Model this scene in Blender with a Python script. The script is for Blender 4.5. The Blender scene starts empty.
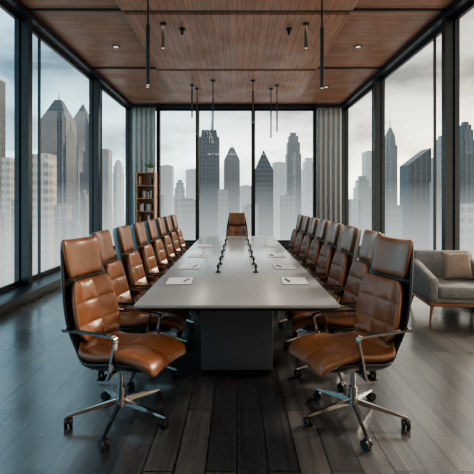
import bpy, bmesh, math, random
from mathutils import Vector, Matrix
random.seed(7)
scene = bpy.context.scene
COL = scene.collection
H = 1.46; F = 400.0; HY = 200.0; CX = 237.0
XW = 3.3; YB = 12.3; ZC = 4.38; YF = -1.5

# ------------------------------------------------------------ materials
def nmat(name):
    m = bpy.data.materials.new(name); m.use_nodes = True
    nt = m.node_tree; b = nt.nodes["Principled BSDF"]
    return m, nt, b
def setp(b, **k):
    for a, v in k.items():
        n = a.replace("_", " ")
        if n in b.inputs: b.inputs[n].default_value = v
def plain(name, col, rough=0.5, metal=0.0, var=0.12, scale=8.0, bump=0.0, coat=0.0, spec=0.5, fold=0.0):
    m, nt, b = nmat(name)
    tc = nt.nodes.new("ShaderNodeTexCoord")
    no = nt.nodes.new("ShaderNodeTexNoise"); no.inputs["Scale"].default_value = scale; no.inputs["Detail"].default_value = 4
    nt.links.new(tc.outputs["Object"], no.inputs["Vector"])
    r = nt.nodes.new("ShaderNodeValToRGB")
    r.color_ramp.elements[0].position = 0.3; r.color_ramp.elements[1].position = 0.7
    r.color_ramp.elements[0].color = tuple(c*(1-var) for c in col)+(1,)
    r.color_ramp.elements[1].color = tuple(min(1, c*(1+var)) for c in col)+(1,)
    nt.links.new(no.outputs["Fac"], r.inputs["Fac"]); nt.links.new(r.outputs["Color"], b.inputs["Base Color"])
    setp(b, Roughness=rough, Metallic=metal, Coat_Weight=coat, Coat_Roughness=0.28, Specular_IOR_Level=spec)
    if bump:
        n2 = nt.nodes.new("ShaderNodeTexNoise"); n2.inputs["Scale"].default_value = scale*14
        nt.links.new(tc.outputs["Object"], n2.inputs["Vector"])
        bp = nt.nodes.new("ShaderNodeBump"); bp.inputs["Strength"].default_value = bump; bp.inputs["Distance"].default_value = 0.004
        nt.links.new(n2.outputs["Fac"], bp.inputs["Height"]); nt.links.new(bp.outputs["Normal"], b.inputs["Normal"])
        if fold:
            n3 = nt.nodes.new("ShaderNodeTexNoise"); n3.inputs["Scale"].default_value = 7; n3.inputs["Distortion"].default_value = 0.6
            nt.links.new(tc.outputs["Object"], n3.inputs["Vector"])
            b3 = nt.nodes.new("ShaderNodeBump"); b3.inputs["Strength"].default_value = fold; b3.inputs["Distance"].default_value = 0.03
            nt.links.new(n3.outputs["Fac"], b3.inputs["Height"]); nt.links.new(b3.outputs["Normal"], bp.inputs["Normal"])
    return m
def planks(name, c1, c2, gap, pw, pl, rough, along_y=True, grain=1.0, bump=0.25, spec=0.5, coat=0.0, gapsize=0.004, rvar=0.15):
    m, nt, b = nmat(name)
    tc = nt.nodes.new("ShaderNodeTexCoord"); mp = nt.nodes.new("ShaderNodeMapping")
    if along_y: mp.inputs["Rotation"].default_value = (0, 0, math.pi/2)
    nt.links.new(tc.outputs["Object"], mp.inputs["Vector"])
    br = nt.nodes.new("ShaderNodeTexBrick")
    br.inputs["Scale"].default_value = 1; br.inputs["Brick Width"].default_value = pl; br.inputs["Row Height"].default_value = pw
    br.inputs["Mortar Size"].default_value = gapsize; br.inputs["Mortar Smooth"].default_value = 0.1; br.offset = 0.37
    br.inputs["Color1"].default_value = c1+(1,); br.inputs["Color2"].default_value = c2+(1,); br.inputs["Mortar"].default_value = gap+(1,)
    nt.links.new(mp.outputs["Vector"], br.inputs["Vector"])
    m2 = nt.nodes.new("ShaderNodeMapping"); m2.inputs["Scale"].default_value = (1.2, 22, 22)
    nt.links.new(mp.outputs["Vector"], m2.inputs["Vector"])
    no = nt.nodes.new("ShaderNodeTexNoise"); no.inputs["Scale"].default_value = 1.6; no.inputs["Detail"].default_value = 6
    nt.links.new(m2.outputs["Vector"], no.inputs["Vector"])
    rm = nt.nodes.new("ShaderNodeMapRange"); rm.inputs[1].default_value = 0.3; rm.inputs[2].default_value = 0.7
    rm.inputs[3].default_value = 1-0.45*grain; rm.inputs[4].default_value = 1+0.5*grain
    nt.links.new(no.outputs["Fac"], rm.inputs[0])
    mx = nt.nodes.new("ShaderNodeMix"); mx.data_type = 'RGBA'; mx.blend_type = 'MULTIPLY'; mx.inputs[0].default_value = 1
    nt.links.new(br.outputs["Color"], mx.inputs[6]); nt.links.new(rm.outputs[0], mx.inputs[7])
    nt.links.new(mx.outputs[2], b.inputs["Base Color"])
    n3 = nt.nodes.new("ShaderNodeTexNoise"); n3.inputs["Scale"].default_value = 1.3; n3.inputs["Detail"].default_value = 5
    nt.links.new(tc.outputs["Object"], n3.inputs["Vector"])
    r2 = nt.nodes.new("ShaderNodeMapRange"); r2.inputs[1].default_value = 0.3; r2.inputs[2].default_value = 0.7
    r2.inputs[3].default_value = rough-rvar; r2.inputs[4].default_value = rough+rvar
    nt.links.new(n3.outputs["Fac"], r2.inputs[0]); nt.links.new(r2.outputs[0], b.inputs["Roughness"])
    bp = nt.nodes.new("ShaderNodeBump"); bp.inputs["Strength"].default_value = bump; bp.inputs["Distance"].default_value = 0.004
    ad = nt.nodes.new("ShaderNodeMath"); ad.operation = 'SUBTRACT'
    nt.links.new(no.outputs["Fac"], ad.inputs[0]); nt.links.new(br.outputs["Fac"], ad.inputs[1])
    nt.links.new(ad.outputs[0], bp.inputs["Height"]); nt.links.new(bp.outputs["Normal"], b.inputs["Normal"])
    setp(b, Specular_IOR_Level=spec, Coat_Weight=coat, Coat_Roughness=0.2)
    return m

M_floor = planks("dark_oak_floor", (0.032,0.031,0.032), (0.088,0.080,0.075), (0.008,0.008,0.008), 0.17, 1.7, 0.27, gapsize=0.005, spec=1.0, rvar=0.10, coat=0.75, bump=0.22, grain=0.8)
M_ceil = planks("ceiling_wood", (0.21,0.095,0.055), (0.16,0.072,0.042), (0.04,0.018,0.011), 0.16, 2.6, 0.45, along_y=False, grain=0.7)
M_ceil2 = planks("ceiling_wood_light", (0.26,0.122,0.074), (0.205,0.096,0.058), (0.06,0.028,0.017), 0.13, 2.2, 0.42, along_y=True, grain=0.6)
M_backwall = planks("rear_wall_wood", (0.20,0.11,0.07), (0.16,0.085,0.055), (0.03,0.015,0.01), 0.22, 2.6, 0.45, along_y=False, grain=0.7)
M_black = plain("black_metal", (0.012,0.013,0.015), 0.4, 0.3)
M_frame = plain("window_frame_black", (0.010,0.012,0.015), 0.35, 0.2)
M_leather = plain("brown_leather", (0.185,0.070,0.028), 0.36, var=0.22, scale=5, bump=0.2, coat=0.25)
M_shell = plain("black_leather_shell", (0.014,0.012,0.011), 0.35, bump=0.2)
M_chrome = plain("polished_metal", (0.48,0.47,0.45), 0.18, 1.0, var=0.05)
M_caster = plain("caster_rubber", (0.015,0.015,0.016), 0.45)
M_top = plain("table_top_stone", (0.28,0.28,0.28), 0.22, var=0.08, scale=3, bump=0.02, coat=0.35)
M_edge = plain("table_edge_dark", (0.03,0.03,0.033), 0.35)
M_tbase = plain("table_base_graphite", (0.11,0.135,0.16), 0.35, 0.0, scale=4, coat=0.3)
M_paper = plain("notepad_paper", (0.58,0.58,0.57), 0.7, var=0.03)
M_cover = plain("notepad_cover", (0.05,0.05,0.055), 0.5)
M_curtain = plain("grey_curtain_fabric", (0.24,0.24,0.24), 0.9, bump=0.2, scale=20)
M_sofa = plain("grey_upholstery", (0.235,0.235,0.23), 0.85, bump=0.4, scale=20, fold=0.5)
M_pillow = plain("pillow_fabric", (0.28,0.22,0.18), 0.9, bump=0.3, scale=20, fold=0.4)
M_wood = plain("walnut_wood", (0.27,0.13,0.065), 0.45, var=0.3, scale=6)
M_leaf = plain("leaf_green", (0.05,0.13,0.03), 0.5, var=0.3)
M_pot = plain("clay_pot", (0.35,0.33,0.30), 0.6)
M_lens = plain("light_lens", (0.9,0.85,0.75), 0.4)
setp(M_lens.node_tree.nodes["Principled BSDF"], Emission_Color=(1,0.8,0.55,1), Emission_Strength=0.3)

mg = bpy.data.materials.new("window_glass"); mg.use_nodes = True
nt = mg.node_tree; nt.nodes.clear()
o = nt.nodes.new("ShaderNodeOutputMaterial"); tr = nt.nodes.new("ShaderNodeBsdfTransparent"); gl = nt.nodes.new("ShaderNodeBsdfGlossy")
tr.inputs[0].default_value = (0.95,0.965,0.97,1); gl.inputs["Roughness"].default_value = 0.02
lw = nt.nodes.new("ShaderNodeLayerWeight"); lw.inputs[0].default_value = 0.5
pw_ = nt.nodes.new("ShaderNodeMath"); pw_.operation = 'POWER'; nt.links.new(lw.outputs["Facing"], pw_.inputs[0]); pw_.inputs[1].default_value = 5
ml = nt.nodes.new("ShaderNodeMath"); ml.operation = 'MULTIPLY_ADD'; nt.links.new(pw_.outputs[0], ml.inputs[0]); ml.inputs[1].default_value = 0.3; ml.inputs[2].default_value = 0.025
mx = nt.nodes.new("ShaderNodeMixShader"); nt.links.new(ml.outputs[0], mx.inputs[0])
nt.links.new(tr.outputs[0], mx.inputs[1]); nt.links.new(gl.outputs[0], mx.inputs[2]); nt.links.new(mx.outputs[0], o.inputs[0])
M_glass = mg

# ------------------------------------------------------------ mesh helpers
def finish(bm, name, mat, loc=(0,0,0), parent=None, smooth=False, rot=None, sharp=None):
    me = bpy.data.meshes.new(name)
    bmesh.ops.recalc_face_normals(bm, faces=bm.faces)
    bm.to_mesh(me); bm.free()
    mats = mat if isinstance(mat, (list, tuple)) else [mat]
    for m in mats: me.materials.append(m)
    if smooth:
        for p in me.polygons: p.use_smooth = True
        if sharp is not None: me.set_sharp_from_angle(angle=math.radians(sharp))
    ob = bpy.data.objects.new(name, me); COL.objects.link(ob)
    ob.location = loc
    if rot: ob.rotation_euler = rot
    if parent: ob.parent = parent
    return ob
def empty(name, loc, rotz=0.0):
    e = bpy.data.objects.new(name, None); COL.objects.link(e); e.location = loc; e.rotation_euler = (0,0,rotz)
    e.empty_display_size = 0.1
    return e
def tag(ob, label, cat=None, group=None, kind=None):
    ob["label"] = label
    if cat: ob["category"] = cat
    if group: ob["group"] = group
    if kind: ob["kind"] = kind
    return ob
def abox(bm, lo, hi, bevel=0.0, seg=2, mi=0):
    b2 = bmesh.new()
    c = [(a+b)/2 for a, b in zip(lo, hi)]; s = [b-a for a, b in zip(lo, hi)]
    bmesh.ops.create_cube(b2, size=1.0, matrix=Matrix.Translation(c) @ Matrix.Diagonal((s[0], s[1], s[2], 1)))
    if bevel: bmesh.ops.bevel(b2, geom=list(b2.edges), offset=bevel, segments=seg, profile=0.5, affect='EDGES')
    merge(bm, b2, mi)
def merge(bm, b2, mi=0, mat=None):
    vm = {}
    for v in b2.verts: vm[v] = bm.verts.new(mat @ v.co if mat else v.co)
    for f in b2.faces:
        try:
            nf = bm.faces.new([vm[v] for v in f.verts]); nf.material_index = mi
        except ValueError: pass
    b2.free()
def acyl(bm, p1, p2, r1, r2=None, seg=20, mi=0):
    r2 = r1 if r2 is None else r2
    p1 = Vector(p1); p2 = Vector(p2); d = p2-p1
    q = d.to_track_quat('Z', 'Y').to_matrix().to_4x4()
    b2 = bmesh.new()
    bmesh.ops.create_cone(b2, cap_ends=True, segments=seg, radius1=r1, radius2=r2, depth=d.length, matrix=Matrix.Translation((p1+p2)/2) @ q)
    merge(bm, b2, mi)
def boxobj(name, lo, hi, mat, bevel=0.0):
    c = ((lo[0]+hi[0])/2, (lo[1]+hi[1])/2, lo[2])
    bm = bmesh.new(); abox(bm, [a-b for a, b in zip(lo, c)], [a-b for a, b in zip(hi, c)], bevel)
    return finish(bm, name, mat, loc=c, smooth=bool(bevel), sharp=40)

def catmull(P, s):
    n = len(P)-1; t = min(max(s, 0), 1)*n; i = min(int(t), n-1); u = t-i
    p1 = P[i]; p2 = P[i+1]
    p0 = P[i-1] if i > 0 else [2*a-b for a, b in zip(p1, p2)]
    p3 = P[i+2] if i+2 <= n else [2*b-a for a, b in zip(p1, p2)]
    return [0.5*((2*b)+(-a+c)*u+(2*a-5*b+4*c-d)*u*u+(-a+3*b-3*c+d)*u**3) for a, b, c, d in zip(p0, p1, p2, p3)]
def cushion(bm, P, wfn, th, cols=0, rows=0, tuft=0.0, nu=28, nv=24, wing=0.0, off=0.0, e=5.0, rc=0.10):
    top = []; bot = []
    def ease(t): return 0.6*t+0.4*(0.5-0.5*math.cos(math.pi*t))
    for i in range(nu+1):
        s = ease(i/nu)
        a = catmull(P, max(s-0.01, 0)); b = catmull(P, min(s+0.01, 1)); c = catmull(P, s)
        tx, tz = b[0]-a[0], b[1]-a[1]; L = math.hypot(tx, tz); tx /= L; tz /= L
        nx, nz = tz, -tx
        w = wfn(s)
        rt = []; rb = []
        for j in range(nv+1):
            v = ease(j/nv); q = 2*v-1; p = 2*s-1
            edge = math.sqrt(max(0, 1-abs(q)**e))*math.sqrt(max(0, 1-abs(p)**(e*1.6)))
            bulge = 0
            if cols: bulge = tuft*(min(abs(math.sin(math.pi*cols*v))**0.35, abs(math.sin(math.pi*rows*s))**0.35)-0.75)
            o = off+wing*q*q
            wx = w*(1-rc*abs(p)**6)
            f = o+(th/2+bulge)*edge; g = o-th/2*edge
            y = (v-0.5)*wx
            rt.append((c[0]+nx*f, y, c[1]+nz*f)); rb.append((c[0]+nx*g, y, c[1]+nz*g))
        top.append(rt); bot.append(rb)
    T = [[bm.verts.new(p) for p in r] for r in top]
    B = []
    for i, r in enumerate(bot):
        B.append([T[i][j] if (i in (0, nu) or j in (0, nv)) else bm.verts.new(p) for j, p in enumerate(r)])
    for i in range(nu):
        for j in range(nv):
            bm.faces.new((T[i][j], T[i+1][j], T[i+1][j+1], T[i][j+1]))
            q = (B[i][j], B[i][j+1], B[i+1][j+1], B[i+1][j])
            try: bm.faces.new(q)
            except ValueError: pass
def sweep_xz(bm, pts, y, w, t):
    rings = []
    n = len(pts)
    for i, (x, z) in enumerate(pts):
        a = pts[max(i-1, 0)]; b = pts[min(i+1, n-1)]
        tx, tz = b[0]-a[0], b[1]-a[1]; L = math.hypot(tx, tz); nx, nz = tz/L, -tx/L
        rings.append([bm.verts.new((x+nx*k*t/2, y+m*w/2, z+nz*k*t/2)) for k, m in ((1,1),(1,-1),(-1,-1),(-1,1))])
    for i in range(n-1):
        for k in range(4):
            bm.faces.new((rings[i][k], rings[i][(k+1)%4], rings[i+1][(k+1)%4], rings[i+1][k]))
    bm.faces.new(rings[0]); bm.faces.new(rings[-1][::-1])
def copy_tree(src, parent=None):
    c = src.copy(); COL.objects.link(c)
    if parent: c.parent = parent
    for ch in src.children: copy_tree(ch, c)
    return c

# ------------------------------------------------------------ room shell
def struct(ob, label): ob["kind"] = "structure"; ob["label"] = label; return ob
struct(boxobj("floor", (-XW-0.3, YF, -0.1), (XW+0.3, YB+0.3, 0), M_floor), "dark wide-plank wooden floor")
struct(boxobj("ceiling", (-XW-0.3, YF, ZC), (XW+0.3, YB+0.3, ZC+0.15), M_ceil), "reddish brown plank wood ceiling")
struct(boxobj("wall_front", (-XW-0.3, YF-0.15, 0), (XW+0.3, YF, ZC), M_backwall), "wood panelled wall at the entrance end")
k = 1
for (a, b) in ((0.6, 6.05), (6.2, 8.75), (8.9, 11.7)):
    o_ = struct(boxobj("trim_%d" % k, (-1.75, a, ZC-0.05), (1.75, b, ZC-0.002), M_ceil2), "lighter lowered wooden ceiling panel"); k += 1
for y in (6.12, 8.82):
    o_ = struct(boxobj("trim_%d" % k, (-XW, y-0.025, ZC-0.03), (XW, y+0.025, ZC-0.001), M_black), "black recessed gap across the ceiling"); k += 1
for sx in (-1, 1):
    lo, hi = sorted((sx*(XW-0.12), sx*(XW-0.0)))
    o_ = struct(boxobj("trim_%d" % k, (lo, YF, ZC-0.10), (hi, YB, ZC-0.001), M_frame), "black ceiling edge trim above the windows"); k += 1
o_ = struct(boxobj("trim_%d" % k, (-XW+0.12, YB-0.15, ZC-0.10), (XW-0.12, YB, ZC-0.001), M_frame), "black ceiling edge trim above the end windows"); k += 1
for sx, ld in ((-1, 0.36), (1, 0.10)):
    lo, hi = sorted((sx*(XW-ld), sx*XW))
    o_ = struct(boxobj("trim_%d" % k, (lo, YF, 0.0), (hi, YB, 0.15), M_frame, bevel=0.006), "black low ledge under the windows"); k += 1
o_ = struct(boxobj("trim_%d" % k, (-XW+0.36, YB-0.3, 0.0), (XW-0.10, YB, 0.15), M_frame, bevel=0.006), "black low ledge under the end windows"); k += 1
posts = [YF, 0.0, 3.1, 6.2, 9.3, YB]
wn = 1
for side, sx in (("left", -1), ("right", 1)):
    bm = bmesh.new()
    lo, hi = sorted((sx*XW, sx*(XW+0.12)))
    abox(bm, (lo, YF, 0), (hi, YB+0.2, 0.18)); abox(bm, (lo, YF, ZC-0.13), (hi, YB+0.2, ZC))
    for y in posts[1:]:
        l2, h2 = sorted((sx*(XW-0.10), sx*(XW+0.12)))
        abox(bm, (l2, y-0.06, 0.15), (h2, y+0.06, ZC-0.10))
    struct(finish(bm, "wall_"+side, M_frame), "black framed curtain wall with tall posts")
    for i in range(len(posts)-1):
        y0, y1 = posts[i]+0.06, posts[i+1]-0.06
        if i == 0: y0 = YF
        x = sx*(XW+0.05)
        bm = bmesh.new()
        for (a, b, c, d) in ((y0, y1, 0.18, 0.22), (y0, y1, ZC-0.17, ZC-0.13), (y0, y0+0.03, 0.22, ZC-0.17), (y1-0.03, y1, 0.22, ZC-0.17), (y0+0.50, y0+0.53, 0.22, ZC-0.17)):
            abox(bm, (x-0.02, a, c), (x+0.02, b, d))
        w = struct(finish(bm, "window_%d" % wn, M_frame), "floor-to-ceiling window with thin black frame"); wn += 1
        bm = bmesh.new(); vs = [bm.verts.new(p) for p in ((x,y0+.02,.2),(x,y1-.02,.2),(x,y1-.02,ZC-.15),(x,y0+.02,ZC-.15))]; bm.faces.new(vs)
        g = finish(bm, "glass_pane", M_glass, parent=w); g["kind"] = "structure"
bm = bmesh.new()
abox(bm, (-XW, YB, 0), (XW, YB+0.2, 0.18)); abox(bm, (-XW, YB, ZC-0.13), (XW, YB+0.2, ZC))
bx = [-XW, -2.42, -1.22, 0.50, 2.40, XW]
for x, w_ in ((-2.42, 0.05), (-1.22, 0.025), (0.50, 0.045), (2.40, 0.05)):
    abox(bm, (x-w_, YB-0.05, 0.15), (x+w_, YB+0.12, ZC-0.10))
struct(finish(bm, "wall_back", M_frame), "black framed curtain wall at the end of the room")
for i in range(5):
    x0, x1 = bx[i]+0.03, bx[i+1]-0.03; y = YB+0.06
    bm = bmesh.new()
    for (a, b, c, d) in ((x0, x1, 0.18, 0.22), (x0, x1, ZC-0.17, ZC-0.13), (x0, x0+0.03, 0.22, ZC-0.17), (x1-0.03, x1, 0.22, ZC-0.17)):
        abox(bm, (a, y-0.02, c), (b, y+0.02, d))
    w = struct(finish(bm, "window_%d" % wn, M_frame), "floor-to-ceiling window with thin black frame"); wn += 1
    bm = bmesh.new(); vs = [bm.verts.new(p) for p in ((x0+.01,y,.2),(x1-.01,y,.2),(x1-.01,y,ZC-.15),(x0+.01,y,ZC-.15))]; bm.faces.new(vs)
    g = finish(bm, "glass_pane", M_glass, parent=w); g["kind"] = "structure"

# ------------------------------------------------------------ curtains
def curtain(x0, x1, y, label):
    c = ((x0+x1)/2, y, 0.16)
    root = empty("curtain", c)
    bm = bmesh.new(); n = 110; hgt = ZC-0.34
    rows = 12; g = []
    for r in range(rows+1):
        z = hgt*r/rows; row = []
        for i in range(n+1):
            u = i/n; x = (u-0.5)*(x1-x0)
            row.append(bm.verts.new((x, 0.028*math.sin(u*2*math.pi*5)+0.010*math.sin(u*31+z*0.8), z)))
        g.append(row)
    for r in range(rows):
        for i in range(n): bm.faces.new((g[r][i], g[r][i+1], g[r+1][i+1], g[r+1][i]))
    f = finish(bm, "curtain_fabric", M_curtain, parent=root, smooth=True)
    so = f.modifiers.new("s", "SOLIDIFY"); so.thickness = 0.006
    bm = bmesh.new(); abox(bm, ((x0-x1)/2-0.03, -0.02, hgt), ((x1-x0)/2+0.03, 0.02, hgt+0.11))
    finish(bm, "curtain_rail", M_black, parent=root)
    tag(root, label, "curtain", "grey full-height curtains")
curtain(-3.12, -2.42, YB-0.42, "grey floor-length pleated curtain beside the bookshelf")
curtain(2.36, 3.10, YB-0.42, "grey floor-length pleated curtain in the room corner")

# ------------------------------------------------------------ conference table
T0, T1, TW, TZ = 2.70, 7.90, 0.70, 0.75
tab = empty("conference_table", (0, (T0+T1)/2, 0))
cy = (T0+T1)/2; hl = (T1-T0)/2
bm = bmesh.new(); abox(bm, (-TW, -hl, TZ-0.022), (TW, hl, TZ), 0.004)
finish(bm, "table_top", M_top, parent=tab, smooth=True, sharp=30)
bm = bmesh.new()
b2 = bmesh.new(); bmesh.ops.create_cube(b2, size=1.0)
for v in b2.verts:
    s = 1.0 if v.co.z > 0 else 0.0
    v.co = Vector((math.copysign(TW-0.006 if s else TW-0.05, v.co.x), math.copysign(hl-0.006 if s else hl-0.05, v.co.y), TZ-0.022 if s else TZ-0.055))
merge(bm, b2)
finish(bm, "table_edge", M_edge, parent=tab)
for (a, b) in ((3.36, 4.3), (6.2, 7.1)):
    bm = bmesh.new()
    abox(bm, (-0.30, a-cy, 0.03), (0.30, b-cy, TZ-0.055), 0.006)
    leg = finish(bm, "pedestal", M_tbase, parent=tab, smooth=True, sharp=30)
    bm = bmesh.new(); abox(bm, (-0.285, a-cy+0.015, 0), (0.285, b-cy-0.015, 0.03)); finish(bm, "plinth", M_black, parent=leg)
tag(tab, "long rectangular grey conference table on dark block pedestals", "table")

# ------------------------------------------------------------ chair
def make_chair():
    root = empty("office_chair", (0, 0, 0))
    seatP = [(.335,.395),(.305,.440),(.15,.465),(-.04,.440),(-.165,.452),(-.225,.525)]
    bm = bmesh.new(); cushion(bm, seatP, lambda s: 0.475-0.04*s, 0.10, 2, 2, 0.014, 60, 48, wing=0.040, rc=.26, e=3.6)
    finish(bm, "seat", M_leather, parent=root, smooth=True)
    backP = [(-.205,.515),(-.250,.62),(-.287,.765),(-.322,.912)]
    bm = bmesh.new(); cushion(bm, backP, lambda s: 0.375+0.055*math.sin(math.pi*min(1, s*1.02))-0.02*s, 0.075, 3, 3, 0.017, 60, 54, wing=0.085, rc=.16)
    finish(bm, "backrest", M_leather, parent=root, smooth=True)
    headP = [(-.325,.93),(-.345,1.005),(-.365,1.10),(-.385,1.19)]
    bm = bmesh.new(); cushion(bm, headP, lambda s: 0.325+0.025*s, 0.082, nu=30, nv=30, wing=0.045, e=3.6)
    finish(bm, "headrest", M_leather, parent=root, smooth=True)
    shP = [(.27,.418),(.12,.418),(-.08,.395),(-.18,.420),(-.250,.53),(-.288,.66),(-.328,.86),(-.362,1.02),(-.397,1.18)]
    bm = bmesh.new(); cushion(bm, shP, lambda s: 0.475-0.07*min(1, max(0, s-0.25)/0.2)+0.05*math.exp(-((s-.66)/.13)**2)-0.05*max(0, s-.8)/.2, 0.038, nu=60, nv=24, wing=0.085, off=-0.038, e=8)
    finish(bm, "shell", M_shell, parent=root, smooth=True)["label"] = "black outer shell"
    arm = [(.02,.366),(.07,.368),(.095,.385),(.11,.43),(.125,.50),(.14,.57),(.15,.61),(.145,.632),(.12,.642),(.04,.644),(-.08,.644),(-.18,.644),(-.235,.642)]
    ap = [tuple(catmull(arm, i/48)) for i in range(49)]
    for sy in (-1, 1):
        bm = bmesh.new(); sweep_xz(bm, ap, sy*0.255, 0.032, 0.014)
        y0, y1 = sorted((sy*0.05, sy*0.269)); abox(bm, (0.02, y0, 0.359), (0.06, y1, 0.373))
        y0, y1 = sorted((sy*0.190, sy*0.265)); abox(bm, (-.248, y0, 0.632), (-.225, y1, 0.654))
        a = finish(bm, "armrest", M_chrome, parent=root, smooth=True, sharp=40); a["label"] = "polished metal loop armrest"
        bm = bmesh.new(); y0, y1 = sorted((sy*0.247, sy*0.263)); abox(bm, (-.16, y0, .650), (.09, y1, .656), 0.0025)
        finish(bm, "arm_pad", M_shell, parent=a, smooth=True, sharp=50)
    bm = bmesh.new()
    abox(bm, (-.11, -.07, .335), (.11, .07, .378), 0.01)
    acyl(bm, (0, 0, .345), (0, 0, .20), .017); acyl(bm, (0, 0, .22), (0, 0, .10), .026); acyl(bm, (.03, .05, .35), (.05, .22, .345), .006, seg=10)
    finish(bm, "gas_lift", M_chrome, parent=root, smooth=True, sharp=40)
    bm = bmesh.new()
    acyl(bm, (0, 0, .150), (0, 0, .095), .034, .038)
    R = 0.325
    for k_ in range(5):
        a = math.radians(-90+72*k_)
        b2 = bmesh.new(); vs = []
        for (r, w, z0, z1) in ((.02,.015,.105,.140),(.16,.011,.088,.112),(R-.02,.009,.066,.080),(R+.01,.008,.062,.074)):
            vs.append([b2.verts.new(p) for p in ((r,-w,z0),(r,w,z0),(r,w*.7,z1),(r,-w*.7,z1))])
        for i in range(3):
            for q in range(4): b2.faces.new((vs[i][q], vs[i][(q+1)%4], vs[i+1][(q+1)%4], vs[i+1][q]))
        b2.faces.new(vs[0][::-1]); b2.faces.new(vs[-1])
        merge(bm, b2, 0, Matrix.Rotation(a, 4, 'Z'))
    base = finish(bm, "star_base", M_chrome, parent=root, smooth=True, sharp=35)
    base["label"] = "five-spoke polished metal base"
    cm = None
    for k_ in range(5):
        a = math.radians(-90+72*k_)
        if cm is None:
            bm = bmesh.new()
            acyl(bm, (0,-.024,.029), (0,-.006,.029), .029, seg=22); acyl(bm, (0,.006,.029), (0,.024,.029), .029, seg=22)
            acyl(bm, (0,-.008,.029), (0,.008,.029), .01, seg=12); acyl(bm, (0,0,.035), (0,0,.068), .008, seg=12)
            abox(bm, (-.018,-.007,.03), (.018,.007,.058), .003)
            ob = finish(bm, "caster", M_caster, parent=base, smooth=True, sharp=40); cm = ob
        else:
            ob = cm.copy(); COL.objects.link(ob); ob.parent = base
        ob.location = (R*math.cos(a), R*math.sin(a), 0); ob.rotation_euler = (0, 0, a+0.7+k_)
    return root, base
chair, cbase = make_chair()
def place(c, x, y, rot, label):
    c.location = (x, y, 0); c.rotation_euler = (0, 0, rot)
    for ch in c.children:
        if ch.name.startswith("star_base"): ch.rotation_euler = (0, 0, -rot+random.uniform(-0.05, 0.05))
    tag(c, label, "chair", "brown leather conference chairs around the table")
ys = [2.67, 3.40]+[3.40+0.64*i for i in range(1, 7)]
first = True
for sx in (-1, 1):
    for i, y in enumerate(ys):
        c = chair if first else copy_tree(chair); first = False
        a = math.radians(20 if i == 0 else 1)
        rot = -a if sx < 0 else math.pi+a
        lab = "brown tufted leather high-back chair at the table corner, turned outward" if i == 0 else "brown tufted leather high-back office chair along the table side"
        place(c, sx*(0.775 if i == 0 else 0.81), y, rot, lab)
c = copy_tree(chair); place(c, 0.0, 8.06, -math.pi/2, "brown leather high-back chair at the head of the table")

# ------------------------------------------------------------ table items
def microphone():
    r = empty("desk_microphone", (0,0,0))
    bm = bmesh.new(); acyl(bm, (0,0,0), (0,0,.010), .028, .026, 24); acyl(bm, (0,0,.010), (0,0,.018), .024, .012, 24)
    b = finish(bm, "microphone_base", M_black, parent=r, smooth=True, sharp=40)
    bm = bmesh.new(); acyl(bm, (0,0,.015), (0,0,.05), .009, seg=12); acyl(bm, (0,0,.048), (0,0,.078), .014, .013, 14)
    finish(bm, "microphone_head", M_black, parent=r, smooth=True, sharp=40)
    return r
mic = microphone(); first = True
for sx in (-1, 1):
    for y in (3.92, 4.42, 4.98, 5.62, 6.4, 7.2):
        c = mic if first else copy_tree(mic); first = False
        c.location = (sx*0.185, y, TZ)
        tag(c, "small black desk microphone on the conference table", "microphone", "desk microphones in two rows on the table")
def notepad():
    r = empty("notepad", (0,0,0))
    bm = bmesh.new(); abox(bm, (-.11,-.15,0), (.11,.15,.003)); finish(bm, "notepad_cover", M_cover, parent=r)
    bm = bmesh.new(); abox(bm, (-.108,-.148,.003), (.108,.14,.006), .001); finish(bm, "paper_stack", M_paper, parent=r)
    return r
def pen():
    bm = bmesh.new(); acyl(bm, (0,-.07,.005), (0,.06,.005), .005, seg=10); acyl(bm, (0,-.07,.005), (0,-.082,.005), .004, .001, 10)
    return finish(bm, "pen", M_black, smooth=True, sharp=40)
np_ = notepad(); pn = pen(); first = True
for sx in (-1, 1):
    for y in (3.50, 4.25, 5.1, 6.2):
        c = np_ if first else copy_tree(np_); p = pn if first else copy_tree(pn); first = False
        rz = random.uniform(-0.06, 0.06)
        c.location = (sx*0.50, y, TZ); c.rotation_euler = (0, 0, rz)
        tag(c, "white paper notepad lying on the conference table", "notepad", "notepads on the table")
        p.location = (sx*0.50-0.06*sx, y, TZ+0.0065); p.rotation_euler = (0, 0, rz+0.25*sx)
        tag(p, "thin black pen resting on a notepad", "pen", "pens on the notepads")

# ------------------------------------------------------------ pendant lamps
def pendant(x, y, z1, r=0.026):
    top = ZC-0.05 if abs(x) < 1.75 else ZC
    root = empty("pendant_lamp", (x, y, z1))
    bm = bmesh.new(); acyl(bm, (0,0,0.0), (0,0,min(0.75, top-z1-0.1)), r, seg=18); finish(bm, "lamp_tube", M_black, parent=root, smooth=True, sharp=40)
    bm = bmesh.new(); acyl(bm, (0,0,min(0.75, top-z1-0.1)), (0,0,top-z1-0.02), .012, seg=10); finish(bm, "suspension_rod", M_black, parent=root, smooth=True, sharp=40)
    bm = bmesh.new(); acyl(bm, (0,0,top-z1-0.025), (0,0,top-z1), .05, seg=20); finish(bm, "ceiling_canopy", M_black, parent=root, smooth=True, sharp=40)
    bm = bmesh.new(); acyl(bm, (0,0,-0.004), (0,0,0.001), r*0.8, seg=16); finish(bm, "lamp_lens", M_lens, parent=root)
    tag(root, "slim black tube pendant lamp hanging from the wooden ceiling", "lamp", "black tube pendant lamps")
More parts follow.
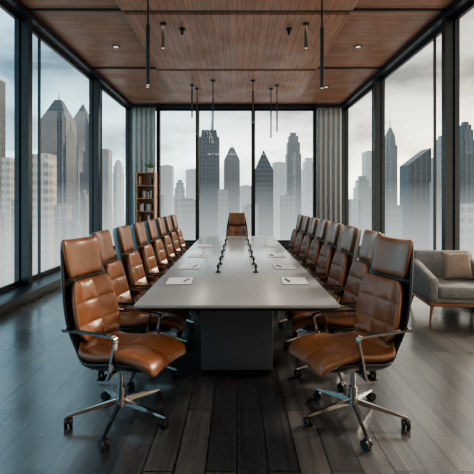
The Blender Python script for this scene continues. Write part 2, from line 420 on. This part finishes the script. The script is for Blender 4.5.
for (px, py, d) in ((148,85,5.0),(322,88,5.0),(163,48,6.5),(182,30,6.7),(289,30,6.7),(306,48,6.5),
                    (192,118,10.0),(197,134,10.3),(213,130,9.6),(253,122,9.6),(271,138,10.3),(277,132,10.0)):
    pendant((px-CX)/F*d, d, H+(HY-py)/F*d, 0.024 if d < 7 else 0.02)
for (x, y) in ((-2.3,5.2),(-2.3,7.6),(-2.3,10.3),(2.3,5.2),(2.3,7.6),(2.3,10.3)):
    root = empty("downlight", (x, y, ZC-0.012))
    bm = bmesh.new(); acyl(bm, (0,0,0), (0,0,0.012), .075, seg=28); finish(bm, "downlight_rim", M_black, parent=root, smooth=True, sharp=40)
    bm = bmesh.new(); acyl(bm, (0,0,-0.003), (0,0,0.001), .045, seg=24); finish(bm, "downlight_lens", M_lens, parent=root)
    tag(root, "small round recessed downlight in the wood ceiling", "light", "recessed ceiling downlights")

# ------------------------------------------------------------ bookshelf
bsx, bsy, bw, bd, bh = -2.56, 11.35, 0.52, 0.34, 2.24
root = empty("bookshelf", (bsx, bsy, 0))
for sx in (-1, 1):
    bm = bmesh.new(); a, b = sorted((sx*(bw/2-0.03), sx*bw/2)); abox(bm, (a, -bd/2, 0), (b, bd/2, bh), .003); finish(bm, "side_panel", M_wood, parent=root)
bm = bmesh.new(); abox(bm, (-bw/2+.03, bd/2-.015, 0), (bw/2-.03, bd/2, bh)); finish(bm, "back_panel", M_wood, parent=root)
nsh = 7
zs = [0.04+i*(bh-0.07)/(nsh-1) for i in range(nsh)]
for z in zs:
    bm = bmesh.new(); abox(bm, (-bw/2+.03, -bd/2+.004, z), (bw/2-.03, bd/2-.015, z+.028)); finish(bm, "shelf_board", M_wood, parent=root)
tag(root, "tall walnut open bookshelf with books beside the curtain", "bookshelf")
bcols = [plain("book_cloth_%d" % i, c, 0.7) for i, c in enumerate(((.35,.30,.24),(.20,.10,.06),(.08,.09,.11),(.45,.40,.33),(.14,.10,.07)))]
for z in zs[1:-1]:
    x = -bw/2+0.05
    while x < bw/2-0.12:
        t = random.uniform(.03, .05); h = random.uniform(.17, .25)
        if random.random() < 0.5:
            bm = bmesh.new(); abox(bm, (-t/2, -.09, 0), (t/2, .09, h), .003)
            o_ = finish(bm, "book", random.choice(bcols), loc=(bsx+x+t/2, bsy, z+.028))
            tag(o_, "cloth-bound book standing on the walnut bookshelf", "book", "books on the bookshelf")
        x += t+.004
root = empty("potted_plant", (bsx+0.10, bsy, zs[-1]+.028))
bm = bmesh.new(); acyl(bm, (0,0,0), (0,0,.13), .05, .07, 24); finish(bm, "pot", M_pot, parent=root, smooth=True, sharp=40)
bm = bmesh.new()
for i in range(34):
    a = random.uniform(0, 6.28); t = random.uniform(0.2, 1.2); L = random.uniform(.14, .3)
    d = Vector((math.cos(a)*math.sin(t), math.sin(a)*math.sin(t), math.cos(t))); sd = Vector((-math.sin(a), math.cos(a), 0))*.02
    p0 = Vector((0,0,.12)); p1 = p0+d*L*.5+Vector((0,0,.02)); p2 = p0+d*L
    v = [bm.verts.new(p) for p in (p0, p1-sd, p2, p1+sd)]; bm.faces.new(v)
finish(bm, "foliage", M_leaf, parent=root)
tag(root, "small green potted plant on top of the bookshelf", "plant")

# ------------------------------------------------------------ lounge armchair
root = empty("lounge_chair", (2.75, 5.10, 0), math.radians(-6))
def rb(name, lo, hi, mat, bev, parent, seg=4, slope=0.0):
    bm = bmesh.new(); abox(bm, lo, hi, bev, seg)
    if slope:
        for v in bm.verts:
            t = (v.co.y-lo[1])/(hi[1]-lo[1])
            if v.co.z > (lo[2]+hi[2])/2: v.co.z -= slope*(1-t)
    return finish(bm, name, mat, parent=parent, smooth=True, sharp=60)
rb("frame", (-.42,-.38,.19), (.42,.38,.225), M_wood, .008, root)
rb("seat_deck", (-.41,-.37,.225), (.41,.37,.29), M_sofa, .02, root)
rb("seat_cushion", (-.32,-.40,.275), (.32,.24,.43), M_sofa, .055, root)
bm = bmesh.new(); b2 = bmesh.new(); abox(b2, (-.39,-.10,0), (.39,.08,.52), .07, 4)
merge(bm, b2, 0, Matrix.Translation((0,.29,.26)) @ Matrix.Rotation(math.radians(-12), 4, 'X'))
finish(bm, "backrest", M_sofa, parent=root, smooth=True, sharp=60)
for sx in (-1, 1):
    a, b = sorted((sx*.315, sx*.43)); rb("armrest", (a,-.40,.25), (b,.32,.68), M_sofa, .045, root, slope=0.15)
    for sy in (-1, 1):
        bm = bmesh.new(); acyl(bm, (sx*.37, sy*.33, .195), (sx*.41, sy*.37, 0), .020, .011, 14)
        finish(bm, "leg", M_wood, parent=root, smooth=True, sharp=40)
tag(root, "grey upholstered lounge armchair with wooden legs by the windows", "armchair")
bm = bmesh.new()
n = 16
P1 = [[None]*(n+1) for _ in range(n+1)]; P2 = [[None]*(n+1) for _ in range(n+1)]
for i in range(n+1):
    for j in range(n+1):
        u, v = 2*i/n-1, 2*j/n-1; t = .055*((1-u**4)*(1-v**4))**.5
        k1 = 1-0.08*(1-v*v)*abs(u); k2 = 1-0.08*(1-u*u)*abs(v)
        P1[i][j] = bm.verts.new((u*.18*k1, -t, v*.18*k2))
        P2[i][j] = P1[i][j] if t < 1e-6 else bm.verts.new((u*.18*k1, t, v*.18*k2))
for i in range(n):
    for j in range(n):
        bm.faces.new((P1[i][j], P1[i+1][j], P1[i+1][j+1], P1[i][j+1])); bm.faces.new((P2[i][j], P2[i][j+1], P2[i+1][j+1], P2[i+1][j]))
o_ = finish(bm, "throw_pillow", M_pillow, loc=(2.84, 5.16, .61), rot=(math.radians(-18), 0.0, math.radians(-6)), smooth=True)
tag(o_, "brownish square throw pillow leaning on the grey armchair", "pillow")

# ------------------------------------------------------------ city
HAZE = (0.72, 0.76, 0.77)  # aerial haze painted into the tower facades as a pale glow
def facade(base, win, haze, sx=3.0, sz=3.6, zlow=-10, zhigh=40):
    m, nt, b = nmat("facade")
    tc = nt.nodes.new("ShaderNodeTexCoord"); sp = nt.nodes.new("ShaderNodeSeparateXYZ"); nt.links.new(tc.outputs["Object"], sp.inputs[0])
    def math_(op, a, bb, c=None):
        n = nt.nodes.new("ShaderNodeMath"); n.operation = op
        for i, v in enumerate((a, bb)):
            if isinstance(v, (int, float)): n.inputs[i].default_value = v
            elif v is not None: nt.links.new(v, n.inputs[i])
        return n.outputs[0]
    xy = math_('ADD', sp.outputs[0], sp.outputs[1])
    fx = math_('FRACT', math_('DIVIDE', math_('ADD', xy, 1000), sx), None)
    fz = math_('FRACT', math_('DIVIDE', math_('ADD', sp.outputs[2], 1000), sz), None)
    gx = math_('GREATER_THAN', fx, random.choice((0.3, 0.5, 0.2))); gz = math_('GREATER_THAN', fz, random.choice((0.3, 0.5, 0.05, 0.1))); gg = math_('MULTIPLY', gx, gz)
    no = nt.nodes.new("ShaderNodeTexNoise"); no.inputs["Scale"].default_value = 0.12; nt.links.new(tc.outputs["Object"], no.inputs["Vector"])
    gg = math_('MULTIPLY', gg, math_('MULTIPLY', no.outputs["Fac"], 1.5))
    mx = nt.nodes.new("ShaderNodeMix"); mx.data_type = 'RGBA'; nt.links.new(gg, mx.inputs[0])
    mx.inputs[6].default_value = base+(1,); mx.inputs[7].default_value = win+(1,)
    nt.links.new(mx.outputs[2], b.inputs["Base Color"]); setp(b, Roughness=0.4, Specular_IOR_Level=0.3)
    em = nt.nodes.new("ShaderNodeEmission"); em.inputs[0].default_value = HAZE+(1,); em.inputs[1].default_value = 1.6  # painted haze: emission mixed over the facade, stronger lower down
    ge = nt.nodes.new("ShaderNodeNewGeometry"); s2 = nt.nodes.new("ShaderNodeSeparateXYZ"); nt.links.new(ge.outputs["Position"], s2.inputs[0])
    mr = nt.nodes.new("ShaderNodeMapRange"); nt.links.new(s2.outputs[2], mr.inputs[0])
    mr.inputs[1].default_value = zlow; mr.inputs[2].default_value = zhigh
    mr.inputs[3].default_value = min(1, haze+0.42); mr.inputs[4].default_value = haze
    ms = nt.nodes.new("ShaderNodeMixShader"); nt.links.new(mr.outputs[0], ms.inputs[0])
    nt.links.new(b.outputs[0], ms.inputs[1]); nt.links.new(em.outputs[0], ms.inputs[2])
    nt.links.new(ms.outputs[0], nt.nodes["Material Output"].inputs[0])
    return m
ZG = -70.0
def prism(bm, w, d, z0, z1, tx=1.0, ty=1.0, ox=0, oy=0):
    b2 = bmesh.new(); bmesh.ops.create_cube(b2, size=1)
    for v in b2.verts:
        hi = v.co.z > 0
        v.co = Vector((v.co.x*w*(tx if hi else 1)+(ox if hi else 0), v.co.y*d*(ty if hi else 1)+(oy if hi else 0), z1 if hi else z0))
    merge(bm, b2)
def tower(pl, pr, pt, D, kind, haze, base=(.12,.125,.13), win=(.04,.046,.053), rot=0.0):
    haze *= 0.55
    w = (pr-pl)/F*D; x = ((pl+pr)/2-CX)/F*D; top = H+(HY-pt)/F*D
    c, s = abs(math.cos(rot)), abs(math.sin(rot))
    ang = abs(x)/D
    w = w/(c+s+ang*0.8); d = w
    h = top-ZG
    bm = bmesh.new()
    if kind == 'flat':
        prism(bm, w, d, 0, h); prism(bm, w*.5, d*.5, h, h+w*.08)
    elif kind == 'step':
        prism(bm, w, d, 0, h-w*1.5); prism(bm, w*.86, d*.86, h-w*1.5, h-w*.7); prism(bm, w*.66, d*.66, h-w*.7, h-w*.25); prism(bm, w*.4, d*.4, h-w*.25, h)
    elif kind == 'pyramid':
        prism(bm, w, d, 0, h-w*1.1); prism(bm, w*.96, d*.96, h-w*1.1, h, .03, .03)
    elif kind == 'spire':
        prism(bm, w, d, 0, h-w*2.6); prism(bm, w*.8, d*.8, h-w*2.6, h-w*1.6, .8, .8); prism(bm, w*.6, d*.6, h-w*1.6, h-w*.9, .3, .3); acyl(bm, (0,0,h-w*.9), (0,0,h+w*.6), w*.05, w*.01, 8)
    elif kind in ('slant', 'slantl'):
        b2 = bmesh.new(); bmesh.ops.create_cube(b2, size=1)
        for v in b2.verts:
            up = (v.co.x > 0) == (kind == 'slant')
            v.co = Vector((v.co.x*w, v.co.y*d, 0 if v.co.z < 0 else (h if up else h-w*.75)))
        merge(bm, b2)
    elif kind == 'mast':
        prism(bm, w, d, 0, h-w*.35); prism(bm, w*.8, d*.8, h-w*.35, h, .9, .9); acyl(bm, (w*.1,0,h), (w*.1,0,h+w*1.0), w*.03, w*.01, 8)
    elif kind == 'crown':
        prism(bm, w, d, 0, h-w*.95); prism(bm, w, d, h-w*.95, h-w*.1, .25, .25); acyl(bm, (0,0,h-w*.1), (0,0,h+w*.25), w*.03, w*.01, 8)
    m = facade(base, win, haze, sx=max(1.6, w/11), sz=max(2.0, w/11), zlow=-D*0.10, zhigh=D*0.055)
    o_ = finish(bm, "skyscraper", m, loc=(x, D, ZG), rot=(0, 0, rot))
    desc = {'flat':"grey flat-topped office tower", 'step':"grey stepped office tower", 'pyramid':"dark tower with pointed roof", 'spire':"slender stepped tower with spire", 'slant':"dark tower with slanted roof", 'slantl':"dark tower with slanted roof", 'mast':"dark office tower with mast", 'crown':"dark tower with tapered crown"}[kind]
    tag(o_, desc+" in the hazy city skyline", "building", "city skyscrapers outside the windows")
dk = dict(base=(.048,.055,.065), win=(.014,.018,.024))
lt = dict(base=(.24,.225,.205), win=(.09,.088,.085))
# back view
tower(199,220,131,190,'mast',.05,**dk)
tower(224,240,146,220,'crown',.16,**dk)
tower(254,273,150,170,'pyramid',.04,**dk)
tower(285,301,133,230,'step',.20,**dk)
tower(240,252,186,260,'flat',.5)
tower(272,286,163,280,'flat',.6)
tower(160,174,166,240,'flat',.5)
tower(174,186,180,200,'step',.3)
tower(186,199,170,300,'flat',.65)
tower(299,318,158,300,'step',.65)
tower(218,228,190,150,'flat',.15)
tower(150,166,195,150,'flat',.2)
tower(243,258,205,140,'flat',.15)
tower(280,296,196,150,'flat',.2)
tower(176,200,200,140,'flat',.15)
# left
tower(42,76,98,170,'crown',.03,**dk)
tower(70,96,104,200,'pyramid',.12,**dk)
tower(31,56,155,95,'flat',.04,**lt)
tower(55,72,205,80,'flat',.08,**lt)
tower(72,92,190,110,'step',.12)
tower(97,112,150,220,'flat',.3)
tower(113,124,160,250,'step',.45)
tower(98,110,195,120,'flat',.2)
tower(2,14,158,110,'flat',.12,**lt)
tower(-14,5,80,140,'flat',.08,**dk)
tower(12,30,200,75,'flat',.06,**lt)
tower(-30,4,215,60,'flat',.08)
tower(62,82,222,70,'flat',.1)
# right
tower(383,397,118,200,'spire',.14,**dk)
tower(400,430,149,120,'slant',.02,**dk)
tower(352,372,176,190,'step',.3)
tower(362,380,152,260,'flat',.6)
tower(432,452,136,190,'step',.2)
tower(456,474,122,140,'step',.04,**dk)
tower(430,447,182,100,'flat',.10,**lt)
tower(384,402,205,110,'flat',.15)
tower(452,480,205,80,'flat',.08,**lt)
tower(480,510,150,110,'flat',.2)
tower(345,360,200,130,'flat',.2)
gm = plain("city_ground_haze", (.40,.41,.41), 0.9)  # haze put into the pale ground colour
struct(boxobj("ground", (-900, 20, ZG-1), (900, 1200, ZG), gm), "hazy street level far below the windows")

# ------------------------------------------------------------ world
w = bpy.data.worlds.new("sky"); scene.world = w; w.use_nodes = True
nt = w.node_tree; nt.nodes.clear()
out = nt.nodes.new("ShaderNodeOutputWorld"); bg = nt.nodes.new("ShaderNodeBackground"); nt.links.new(bg.outputs[0], out.inputs[0])
tc = nt.nodes.new("ShaderNodeTexCoord"); sp = nt.nodes.new("ShaderNodeSeparateXYZ"); nt.links.new(tc.outputs["Generated"], sp.inputs[0])
rp = nt.nodes.new("ShaderNodeValToRGB"); nt.links.new(sp.outputs[2], rp.inputs[0])
cr = rp.color_ramp; cr.elements[0].position = 0.0; cr.elements[0].color = (.85,.84,.80,1); cr.elements[1].position = 0.55; cr.elements[1].color = (.60,.62,.64,1)
e = cr.elements.new(0.09); e.color = (.98,.96,.90,1)
e = cr.elements.new(0.18); e.color = (.55,.55,.54,1)
e = cr.elements.new(0.27); e.color = (.29,.30,.31,1)
e = cr.elements.new(0.38); e.color = (.30,.31,.32,1)
mp = nt.nodes.new("ShaderNodeMapping"); mp.inputs["Scale"].default_value = (1.6, 1.6, 4.5); nt.links.new(tc.outputs["Generated"], mp.inputs[0])
no = nt.nodes.new("ShaderNodeTexNoise"); no.inputs["Scale"].default_value = 2.2; no.inputs["Detail"].default_value = 7; no.inputs["Distortion"].default_value = 0.3; nt.links.new(mp.outputs[0], no.inputs["Vector"])
mr = nt.nodes.new("ShaderNodeMapRange"); nt.links.new(no.outputs["Fac"], mr.inputs[0]); mr.inputs[1].default_value = .40; mr.inputs[2].default_value = .60; mr.inputs[3].default_value = .50; mr.inputs[4].default_value = 1.45
m1 = nt.nodes.new("ShaderNodeMix"); m1.data_type = 'RGBA'; m1.blend_type = 'MULTIPLY'; m1.inputs[0].default_value = 1
nt.links.new(rp.outputs[0], m1.inputs[6]); nt.links.new(mr.outputs[0], m1.inputs[7])
m2 = nt.nodes.new("ShaderNodeMapRange"); nt.links.new(sp.outputs[0], m2.inputs[0]); m2.inputs[1].default_value = -.75; m2.inputs[2].default_value = .75
t2 = nt.nodes.new("ShaderNodeMix"); t2.data_type = 'RGBA'; nt.links.new(m2.outputs[0], t2.inputs[0]); t2.inputs[6].default_value = (.46,.95,1.22,1); t2.inputs[7].default_value = (1.28,1.03,.76,1)
m3 = nt.nodes.new("ShaderNodeMix"); m3.data_type = 'RGBA'; m3.blend_type = 'MULTIPLY'; m3.inputs[0].default_value = 1
nt.links.new(m1.outputs[2], m3.inputs[6]); nt.links.new(t2.outputs[2], m3.inputs[7]); nt.links.new(m3.outputs[2], bg.inputs[0])
bg.inputs[1].default_value = 2.9

# added interior fill lights, and the sun
def area(x, y, z, sx_, sy_, e_, col, rot=(0,0,0)):
    l = bpy.data.lights.new("interior_fill_light", 'AREA'); l.shape = 'RECTANGLE'; l.size = sx_; l.size_y = sy_; l.energy = e_; l.color = col
    ob = bpy.data.objects.new("interior_fill_light", l); COL.objects.link(ob); ob.location = (x, y, z); ob.rotation_euler = rot
    return ob
area(0, 0.2, ZC-0.1, 3.5, 1.0, 90, (1, .92, .82))  # unseen area light added near the camera to brighten the chairs
area(-1.2, 7.2, ZC-0.09, 0.2, 5, 20, (1, .86, .70)); area(1.2, 7.2, ZC-0.09, 0.2, 5, 20, (1, .86, .70))  # added fill strips below the ceiling, with no visible fitting
s = bpy.data.lights.new("sun", 'SUN'); s.energy = 4.0; s.angle = math.radians(10); s.color = (1, .88, .74)
so = bpy.data.objects.new("sun", s); COL.objects.link(so); so.rotation_euler = Vector((-0.70, -0.45, -0.50)).to_track_quat('-Z', 'Y').to_euler()
try: scene.view_settings.look = 'AgX - Medium High Contrast'
except Exception as ex: print(ex)

# camera
cam = bpy.data.cameras.new("camera"); cam.sensor_width = 36; cam.lens = 36*F/474; cam.shift_y = -(237-HY)/474
cam.clip_end = 3000
co = bpy.data.objects.new("camera", cam); COL.objects.link(co); co.location = (0, 0, H); co.rotation_euler = (math.pi/2, 0, 0)
scene.camera = co
